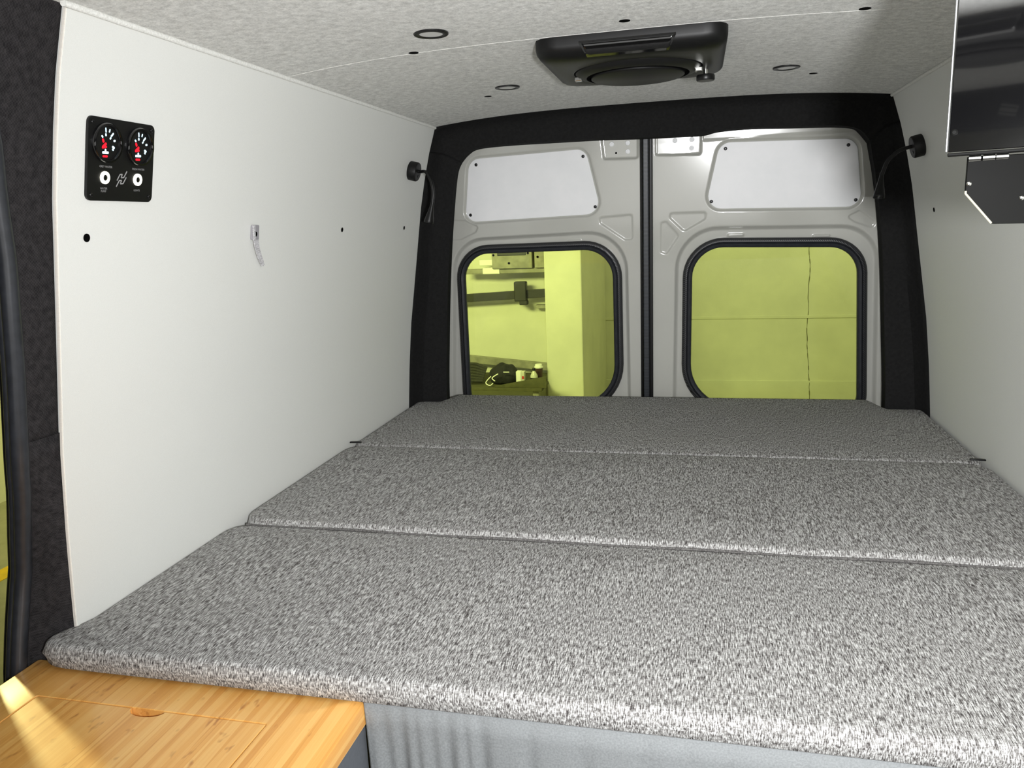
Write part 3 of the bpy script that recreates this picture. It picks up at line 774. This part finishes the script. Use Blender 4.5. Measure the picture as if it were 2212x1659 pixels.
def stroke(bm, pts, wd, z):
    P = [Vector((a, b, 0)) for a, b in pts]; Ls, Rs = [], []
    for i, p in enumerate(P):
        t = ((P[min(i + 1, len(P) - 1)] - P[i]).normalized() + (P[i] - P[max(i - 1, 0)]).normalized()).normalized(); n_ = Vector((-t.y, t.x, 0))
        Ls.append(bm.verts.new(p + n_ * wd / 2 + Vector((0, 0, z)))); Rs.append(bm.verts.new(p - n_ * wd / 2 + Vector((0, 0, z))))
    for i in range(len(P) - 1): bm.faces.new((Ls[i], Ls[i + 1], Rs[i + 1], Rs[i]))
for dx, dy in ((0, 0), (-.0012, -.0098)):
    stroke(bm, [(-.0115 + dx, -.0010 + dy), (-.0050 + dx, .0090 + dy), (.0005 + dx, .0095 + dy)], .0022, .0048)
    stroke(bm, [(-.0025 + dx, .0040 + dy), (.0040 + dx, .0045 + dy), (.0110 + dx, .0150 + dy)], .0022, .0048)
    stroke(bm, [(-.0025 + dx, .0040 + dy), (.0005 + dx, .0095 + dy)], .0020, .0048)
lg = from_bm('logo', bm, 'print_grey', None, False); lg.location = (.0005, -.0300, 0); on(gp, lg)

# webbing strap on the gauge wall
st = thing('wall_strap', 'short pale webbing strap on a small grey bracket on the wall', 'strap', mw=wall_frame(-1, 1.540, .642))
on(st, box('bracket', (0, .002, .004), (.024, .032, .008), 'bracket_grey', None, .002))
on(st, lathe('bolt_hole', [(.0055, .008), (.0055, .0086), (.004, .0083), (.0001, .0083)], 'hole', None, 18, at=(-.003, -.001, 0)))
def ribbon(name, path, wd, th, parent, mat):
    bm = bmesh.new(); G = []
    for i, p in enumerate(path):
        q = [Vector((p[0] + sx * wd / 2, p[1], p[2] + sz * th / 2)) for sx, sz in ((-1, -1), (1, -1), (1, 1), (-1, 1))]
        G.append([bm.verts.new(v) for v in q])
    for a, b in zip(G, G[1:]):
        for k in range(4): bm.faces.new((a[k], a[(k + 1) % 4], b[(k + 1) % 4], b[k]))
    bm.faces.new(G[0]); bm.faces.new(G[-1]); return on(parent, from_bm(name, bm, mat, None, True, 40))
ribbon('webbing', catmull([(-.013, .018, .009), (-.016, .002, .012), (-.014, -.016, .013), (-.004, -.036, .012), (.012, -.056, .010), (.030, -.073, .008)], 6), .008, .002, st, 'webbing')
ribbon('webbing', catmull([(.004, -.012, .006), (.008, -.026, .006), (.018, -.046, .006), (.034, -.071, .006)], 6), .014, .002, st, 'webbing')

# reading lamps
def reading_lamp(side, y, z, label, path, tip_dir):
    m = wall_frame(side, y, z); root = thing('reading_lamp', label, 'lamp', mw=m, group='gooseneck reading lamps at the rear pillars')
    inv = m.inverted()
    on(root, lathe('lamp_base', [(.0300, 0), (.0305, .002), (.0305, .024), (.0285, .0275), (.0250, .0285), (.0001, .0285)], 'black_matte', None, 36))
    on(root, lathe('switch', [(.004, .0285), (.004, .0300), (.0001, .0302)], 'black_satin', None, 14, at=(.006, -.013, 0)))
    P = catmull([Vector((0, .002, .022)), Vector((0, .003, .036))] + [inv @ Vector(p) for p in path], 8)
    on(root, tube('gooseneck', P, .0052, 'black_satin', None, 12))
    end = P[-1]; d = (inv.to_3x3() @ Vector(tip_dir)).normalized()
    on(root, lathe('lamp_head', [(.0050, -.010), (.0062, .004), (.0105, .030), (.0150, .052), (.0158, .060), (.0150, .0615), (.0125, .058), (.0120, .052)], 'black_satin', None, 24, d, end, caps=False))
    on(root, lathe('lamp_lens', [(.0122, .0525), (.0100, .0535), (.0040, .057), (.0001, .058)], 'steel', None, 20, d, end))
    return root
reading_lamp(-1, 2.448, .822, 'black gooseneck reading lamp on the wall with the gauge plate', [(-.852, 2.438, .813), (-.833, 2.432, .780), (-.829, 2.43, .745), (-.834, 2.43, .712)], (-.28, -.02, -1))
reading_lamp(1, 2.425, .808, 'black gooseneck reading lamp on the wall with the screen', [(.546, 2.422, .794), (.520, 2.420, .770), (.509, 2.42, .742), (.505, 2.42, .728)], (-.12, -.25, -1))

# ------------------------------------------------------------------ ceiling fittings
def puck(x, y, label):
    z = zc(x); root = thing('puck_light', label, 'light', (x, y, z), 'round puck lights in the headliner')
    on(root, lathe('rim', [(.0330, .0005), (.0330, -.0020), (.0318, -.0032), (.0235, -.0032), (.0222, -.0022), (.0222, .0002)], 'black_satin', None, 48, caps=False))
    on(root, lathe('lens', [(.0224, -.0004), (.0224, -.0018), (.0001, -.0020)], 'lens', None, 40)); return root
puck(-.4895, 1.477, 'black rimmed puck light near the pale headliner joint')
puck(-.494, 2.108, 'black rimmed puck light over the pillar cover, gauge wall side')
puck(.215, 2.152, 'black rimmed puck light behind the roof fan, screen side')
for x, y in ((-.573, 1.607), (-.1335, 1.542), (.291, 1.598), (-.576, 2.213), (.293, 2.258)):
    o = lathe('screw_cap', [(.0105, .0004), (.0105, -.0006), (.0080, -.0010), (.0001, -.0010)], 'hole', ceiling, 20, at=(x, y, zc(x)))

# roof fan
fx, fy = -.134, 1.805
fan = thing('roof_fan', 'black plastic roof vent fan with round opening and side knob', 'roof fan', (fx, fy, .995))
def sq_loop(hx, hy, r, n=96):
    base = rounded([(-hx, -hy), (hx, -hy), (hx, hy), (-hx, hy)], r, 14); P = np.array(base + base[:1]); ang = np.unwrap(np.arctan2(P[:, 1], P[:, 0]))
    t = np.linspace(ang[0], ang[0] + 2 * math.pi, n, endpoint=False); tt = ang
    return [(np.interp(a, tt, P[:, 0]), np.interp(a, tt, P[:, 1])) for a in t], t
bm = bmesh.new(); rings = []; n = 96
for hx, hy, r, z in ((.190, .190, .034, .004), (.190, .190, .034, -.012), (.189, .188, .038, -.020), (.184, .181, .040, -.028), (.174, .168, .042, -.0345), (.160, .154, .045, -.0375)):
    lp, tt = sq_loop(hx, hy, r); rings.append([bm.verts.new((a, b, z)) for a, b in lp])
for rr, z in ((.1430, -.0380), (.1400, -.0370), (.1385, -.034), (.1370, -.004)):
    rings.append([bm.verts.new((rr * math.cos(a) + .004, rr * .96 * math.sin(a) + .012, z)) for a in tt])
for A, B in zip(rings, rings[1:]):
    for k in range(n): bm.faces.new((A[k], A[(k + 1) % n], B[(k + 1) % n], B[k]))
bm.faces.new(rings[-1]); bm.faces.new(rings[0])
on(fan, from_bm('fan_body', bm, 'fan_body', None, True, 45))
# glossy control strip on the face of the housing
bm = bmesh.new(); G = []
prof = [(-.1909, -.0085), (-.1912, -.0125), (-.1902, -.0205), (-.1830, -.0288), (-.172, -.0356)]
for i, (py, pz) in enumerate(prof):
    sh = .014 * max(0, i - 1) / 3; G.append([bm.verts.new((x, py, pz)) for x in np.linspace(-.096 + sh, .092 - sh, 24)])
for a, b in zip(G, G[1:]):
    for k in range(23): bm.faces.new((a[k], a[k + 1], b[k + 1], b[k]))
cs_ = from_bm('control_strip', bm, 'black_gloss', None, True, 60); so = cs_.modifiers.new('thick', 'SOLIDIFY'); so.thickness = .0012; so.offset = 0; on(fan, cs_)
on(fan, lathe('fan_cover', [(.1360, -.030), (.1360, -.038), (.1290, -.0435), (.1160, -.0475), (.1120, -.0480)], 'fan_grey', None, 72, at=(.004, .012, 0), caps=False))
on(fan, lathe('slot_ring', [(.1120, -.0480), (.1115, -.0400), (.1020, -.0400), (.1015, -.0480)], 'hole', None, 64, at=(.004, .012, 0), caps=False))
on(fan, lathe('centre_disc', [(.1015, -.0400), (.1015, -.0505), (.0980, -.0525), (.0001, -.0535)], 'fan_grey', None, 64, at=(.004, .012, 0)))
for sx in (-1, 1):
    on(fan, box('latch', (.004 + sx * .131, .012, -.0445), (.016, .012, .010), 'steel', None, .002))
on(fan, lathe('screen_ring', [(.1375, -.026), (.1375, -.0285), (.133, -.0285), (.133, -.026), (.1375, -.026)], 'black_gloss', None, 64, at=(.004, .012, 0), caps=False))
kb = lathe('knob_stem', [(.005, -.034), (.005, -.052), (.0001, -.052)], 'steel', None, 14, at=(.150, .058, 0)); on(fan, kb)
kn = [(.019, .000), (.020, -.002), (.020, -.010), (.0185, -.0125), (.0001, -.0130)]
on(fan, lathe('knob', kn, 'black_satin', None, 32, at=(.150, .058, -.050)))

# ------------------------------------------------------------------ screen on the right wall
TYAW = R(16)
tvm = Matrix.Translation((.262, .95, .694)) @ Matrix.Rotation(-TYAW, 4, 'Z')
tv = thing('wall_screen', 'glossy dark screen with thin silver edge under the headliner', 'screen', mw=tvm)
tvp = lambda o: on(tv, o)
tvp(box('screen_glass', (.166, .003, .138), (.330, .006, .272), 'screen', None, .0008))
tvp(box('rear_shell', (.166, .014, .138), (.326, .016, .268), 'black_satin', None, .004))
tvp(box('side_frame', (-.0005, .008, .140), (.0021, .018, .276), 'alu', None, .0008))
tvp(box('bottom_frame', (.166, .008, -.0005), (.330, .018, .003), 'plate_dark', None, .0008))
tvp(lathe('corner_screw', [(.0032, 0), (.0032, .0006), (.0022, .0010), (.0020, .0003), (.0001, .0003)], 'plate_dark', None, 18, (0, -1, 0), (.0060, 0, .0225)))
for x in (.027, .040, .052):
    tvp(lathe('hinge_pin', [(.0035, -.0055), (.0035, .0055)], 'steel', None, 14, (1, 0, 0), (x, .006, -.0055)))
TY = .95
br = thing('screen_bracket', 'dark grey chamfered bracket plate below the glossy screen', 'bracket', (.45, TY + .02, .615))
def brp(o): o.parent = br; o.matrix_parent_inverse = Matrix.Translation(-Vector(br.location)); return o
PT = lambda a, b, h: (a, TY + .022 - h, b)
lp = rounded([(.289, .6915), (.289, .652), (.318, .618), (.612, .6125), (.612, .6915)], [.001, .006, .008, .004, .001], 5)
pb = brp(slab('plate', lp, 0, .004, PT, 'plate_dark', None, .0008))
ep = [Vector(PT(a, b, .004)) for a, b in rounded([(.289, .655), (.289, .652), (.317, .619)], [0, .002, 0], 5)]
brp(tube('plate_edge', ep, .0013, 'grey_metal', None, 8))
for x, z in ((.2915, .6625), (.357, .668), (.3445, .645)):
    brp(lathe('screw', [(.0026, .0), (.0026, .0016), (.0018, .0024), (.0001, .0026)], 'steel', None, 16, (0, -1, 0), (x, TY + .018, z)))
brp(box('wall_arm', (.50, TY + .04, .652), (.20, .03, .05), 'black_satin', None, .004))

# ------------------------------------------------------------------ garage outside the rear windows
tag(box('floor_garage', (0, 5, -1.62), (16, 16, .1), 'concrete_floor', None, 0), 'pale concrete garage floor', None, None, 'structure')
gw = tag(box('wall_garage', (1.0, 9.6, .6), (9, .2, 4.5), 'concrete', None, 0), 'concrete garage wall with a crack, outside the rear windows', None, None, 'structure')
tag(box('wall_garage_bay', (-3.6, 8.1, .6), (4.8, .2, 4.5), 'concrete', None, 0), 'concrete garage bay wall behind the black rail', None, None, 'structure')
tag(box('wall_garage_side', (-6.0, 3.5, .6), (.2, 12, 4.5), 'concrete', None, 0), 'concrete garage wall beyond the sliding door', None, None, 'structure')
gl_ = thing('garage_column', 'pale concrete column standing between the two rear windows outside', 'column', (-1.27, 7.7, -1.57))
keep_world(box('shaft', (-1.275, 8.5, .6), (.37, 2.0, 4.3), 'concrete', None, .012), gl_)
keep_world(box('base_band', (-1.275, 8.49, -.935), (.376, 2.0, .10), 'grey_metal', None, .004), gl_) if False else None
# crack and pour line on the wall
bm = bmesh.new(); z = .9; pts = []
x = 1.235
rs = random.Random(2)
while z > -1.56:
    pts.append((x, z)); z -= .05; x += .0012 + rs.uniform(-.006, .006)
for (xa, za), (xb, zb) in zip(pts, pts[1:]):
    wd = .0022 + rs.uniform(0, .004); yk = 9.499 if za > -1.33 else 9.484
    bm.faces.new([bm.verts.new(p) for p in ((xa - wd, yk, za), (xb - wd, yk, zb), (xb + wd, yk, zb), (xa + wd, yk, za))])
from_bm('crack', bm, 'grey_crack', gw, False)
box('pour_line', (1.0, 9.497, -.565), (9, .012, .035), 'concrete', gw, .004)
box('pour_line', (1.0, 9.495, -1.44), (9, .02, .22), 'concrete', gw, .004)
rl = thing('hand_rail', 'dark square rail bolted along the bay wall, seen through the window', 'rail', (-1.9, 7.87, -.1))
keep_world(box('rail_bar', (-2.05, 7.85, -.102), (1.2, .05, .085), 'dark_metal', None, .004, Matrix.Rotation(-.045, 3, 'Y')), rl)
keep_world(box('clamp_box', (-1.775, 7.82, -.055), (.13, .08, .205), 'dark_metal', None, .012), rl)
keep_world(box('clamp_foot', (-1.745, 7.82, -.172), (.085, .07, .045), 'dark_metal', None, .008), rl)
tag(box('wall_stub', (-1.56, 7.95, -.225), (.16, .12, .035), 'grey_metal', None, .004), 'small grey metal stub sticking out beside the column', 'bracket')
un = thing('ceiling_unit', 'weathered metal opener unit hung high on the bay wall', 'metal unit', (-1.8, 7.8, .15))
for nm, c, s, mt in (('housing', (-1.83, 7.8, .32), (.42, .2, .26), 'grey_metal'), ('end_cap', (-1.545, 7.8, .33), (.10, .2, .28), 'grey_metal'), ('spindle', (-2.10, 7.75, .255), (.16, .06, .06), 'white_card'), ('rail', (-1.93, 7.78, .165), (.86, .08, .05), 'grey_metal'), ('rail_sleeve', (-2.06, 7.77, .17), (.18, .09, .065), 'white_card'), ('slot', (-1.83, 7.70, .355), (.30, .01, .07), 'dark_metal')):
    keep_world(box(nm, c, s, mt, None, .006), un)
for x, z in ((-2.02, .33), (-1.86, .245), (-1.66, .34), (-1.56, .30)):
    keep_world(lathe('bolt_hole', [(.012, 0), (.012, .004), (.0001, .004)], 'hole', None, 12, (0, -1, 0), (x, 7.699, z)), un)
wb = thing('workbench', 'pale workbench along the bay wall under the rail', 'workbench', (-1.95, 7.5, -1.57))
keep_world(box('bench_top', (-2.1, 7.55, -.955), (1.3, .8, .03), 'olive', None, .004), wb)
tag(box('wall_ledge', (-2.1, 7.93, -.815), (1.3, .05, .08), 'grey_metal', None, .004, Matrix.Rotation(.10, 3, 'Y')), 'grey ledge running along the bay wall above the workbench', 'ledge')
for x in (-2.68, -1.52):
    for y in (7.22, 7.88): keep_world(box('leg', (x, y, -1.27), (.06, .06, .6), 'grey_metal', None, .004), wb)
# heap of clothes
def blob(name, label, c, s, mat, seed, cat):
    bm = bmesh.new(); bmesh.ops.create_icosphere(bm, subdivisions=4, radius=1); rr = np.random.RandomState(seed); ph = rr.rand(6, 3) * 6
    for v in bm.verts:
        p = v.co.copy(); k = 1 + sum(.05 * math.sin(3 * (i + 1) * .6 * p.x + ph[i, 0]) * math.sin(4 * p.y + ph[i, 1]) * math.cos(3 * p.z + ph[i, 2]) for i in range(6))
        v.co = Vector((c[0] + p.x * s[0] * k, c[1] + p.y * s[1] * k, c[2] + max(p.z, -.5) * s[2] * k))
    o = from_bm(name, bm, mat, None, True, None); return tag(o, label, cat) if cat else o
jk = thing('crumpled_jacket', 'crumpled black jacket with pale cords lying on the workbench', 'jacket', (-1.88, 7.4, -.94))
keep_world(blob('jacket_cloth', None, (-1.88, 7.42, -.868), (.155, .14, .125), 'cloth_black', 3, None), jk)
for pts in ([(-1.98, 7.24, -.84), (-2.03, 7.22, -.90), (-1.985, 7.2, -.925), (-1.95, 7.2, -.90)], [(-1.90, 7.22, -.81), (-1.96, 7.21, -.85), (-1.93, 7.2, -.88)]):
    keep_world(tube('draw_cord', catmull(pts, 6), .005, 'white_card', None, 8), jk)
keep_world(box('pale_tag', (-1.82, 7.235, -.795), (.06, .006, .008), 'white_card', None, .001), jk)
rm = thing('ribbed_bag', 'ribbed black bag slumped on the workbench behind the jacket', 'bag', (-2.2, 7.5, -.94))
for k in range(7):
    keep_world(tube('rib', [Vector((-2.45, 7.5 - k * .035, -.755 - k * .022)), Vector((-2.2, 7.5 - k * .035, -.765 - k * .022)), Vector((-2.09, 7.5 - k * .03, -.81 - k * .016))], .017, 'rib_black', None, 8), rm)
cb = thing('drink_carton', 'white carton with red print standing beside the black jacket', 'carton', (-1.69, 7.3, -.94))
keep_world(box('carton_body', (-1.705, 7.3, -.868), (.05, .07, .144), 'white_card', None, .002), cb)
keep_world(box('carton_side', (-1.662, 7.3, -.868), (.034, .07, .140), 'clear_plastic', None, .002), cb)
for z in (-.855, -.91): keep_world(box('red_print', (-1.660, 7.2635, z), (.02, .002, .028), 'red_print', None, 0), cb)
bt = thing('cola_bottle', 'small cola bottle with black cap in front of the coffee cup', 'bottle', (-1.555, 7.3, -.94))
keep_world(lathe('bottle_body', [(.036, 0), (.038, .01), (.038, .075), (.037, .08)], 'cola', None, 20, at=(-1.555, 7.3, -.94)), bt)
keep_world(lathe('bottle_neck', [(.037, .08), (.036, .10), (.024, .125), (.015, .14), (.014, .15)], 'clear_plastic', None, 20, at=(-1.555, 7.3, -.94)), bt)
keep_world(lathe('cap', [(.016, .15), (.016, .172), (.014, .175)], 'black_satin', None, 16, at=(-1.555, 7.3, -.94)), bt)
cf = thing('coffee_cup', 'brown takeaway coffee cup with white lid on the workbench', 'cup', (-1.535, 7.42, -.94))
keep_world(lathe('cup', [(.030, 0), (.041, .155)], 'cup_brown', None, 24, at=(-1.53, 7.42, -.94)), cf)
keep_world(lathe('lid', [(.044, .155), (.044, .168), (.038, .17), (.036, .19), (.034, .192)], 'white_card', None, 24, at=(-1.53, 7.42, -.94)), cf)
tr = thing('card_tray', 'olive cardboard tray at the front of the workbench', 'tray', (-1.75, 7.2, -.94))
TRP = lambda a, b, h: (a, 7.19 - h, b)
keep_world(slab('tray_front', [(-1.93, -.939), (-1.41, -.939), (-1.41, -.825), (-1.93, -.925)], 0, .012, TRP, 'olive', None), tr)
keep_world(box('tray_base', (-1.67, 7.225, -.933), (.52, .07, .010), 'olive', None, .002), tr)
tag(box('floor_line', (-4.6, 4.0, -1.568), (.16, 6, .004), 'yellow_paint', None, 0), 'yellow painted line on the garage floor beyond the sliding door', 'floor marking')

# ------------------------------------------------------------------ the front of the van, behind the photographer
tag(box('trim_10', (XC, -1.05, .945), (1.50, .10, .14), 'trim', None, .02), 'black fabric header cover over the cab opening', None, None, 'structure')
fan2 = copy_tree(fan); fan2.location = (.03, -.07, .995); fan2.rotation_euler = (0, 0, math.pi)
fan2['label'] = 'black plastic roof vent fan over the cab end of the van'
hd = bpy.data.objects['trim_10']
box('warning_label', (-.15, -.9992, .925), (.050, .0012, .032), 'print_grey', hd, 0, Matrix.Rotation(.25, 3, 'Y'))
for dz in (-.008, .008):
    box('label_stripe', (-.15, -.9982, .925 + dz), (.046, .0010, .004), 'hole', hd, 0, Matrix.Rotation(.25, 3, 'Y'))
tag(box('ceiling_cab', (XC, -1.75, .90), (1.50, 1.3, .03), 'felt', None, .01, Matrix.Rotation(.12, 3, 'X')), 'grey felt headliner over the cab', None, None, 'structure')
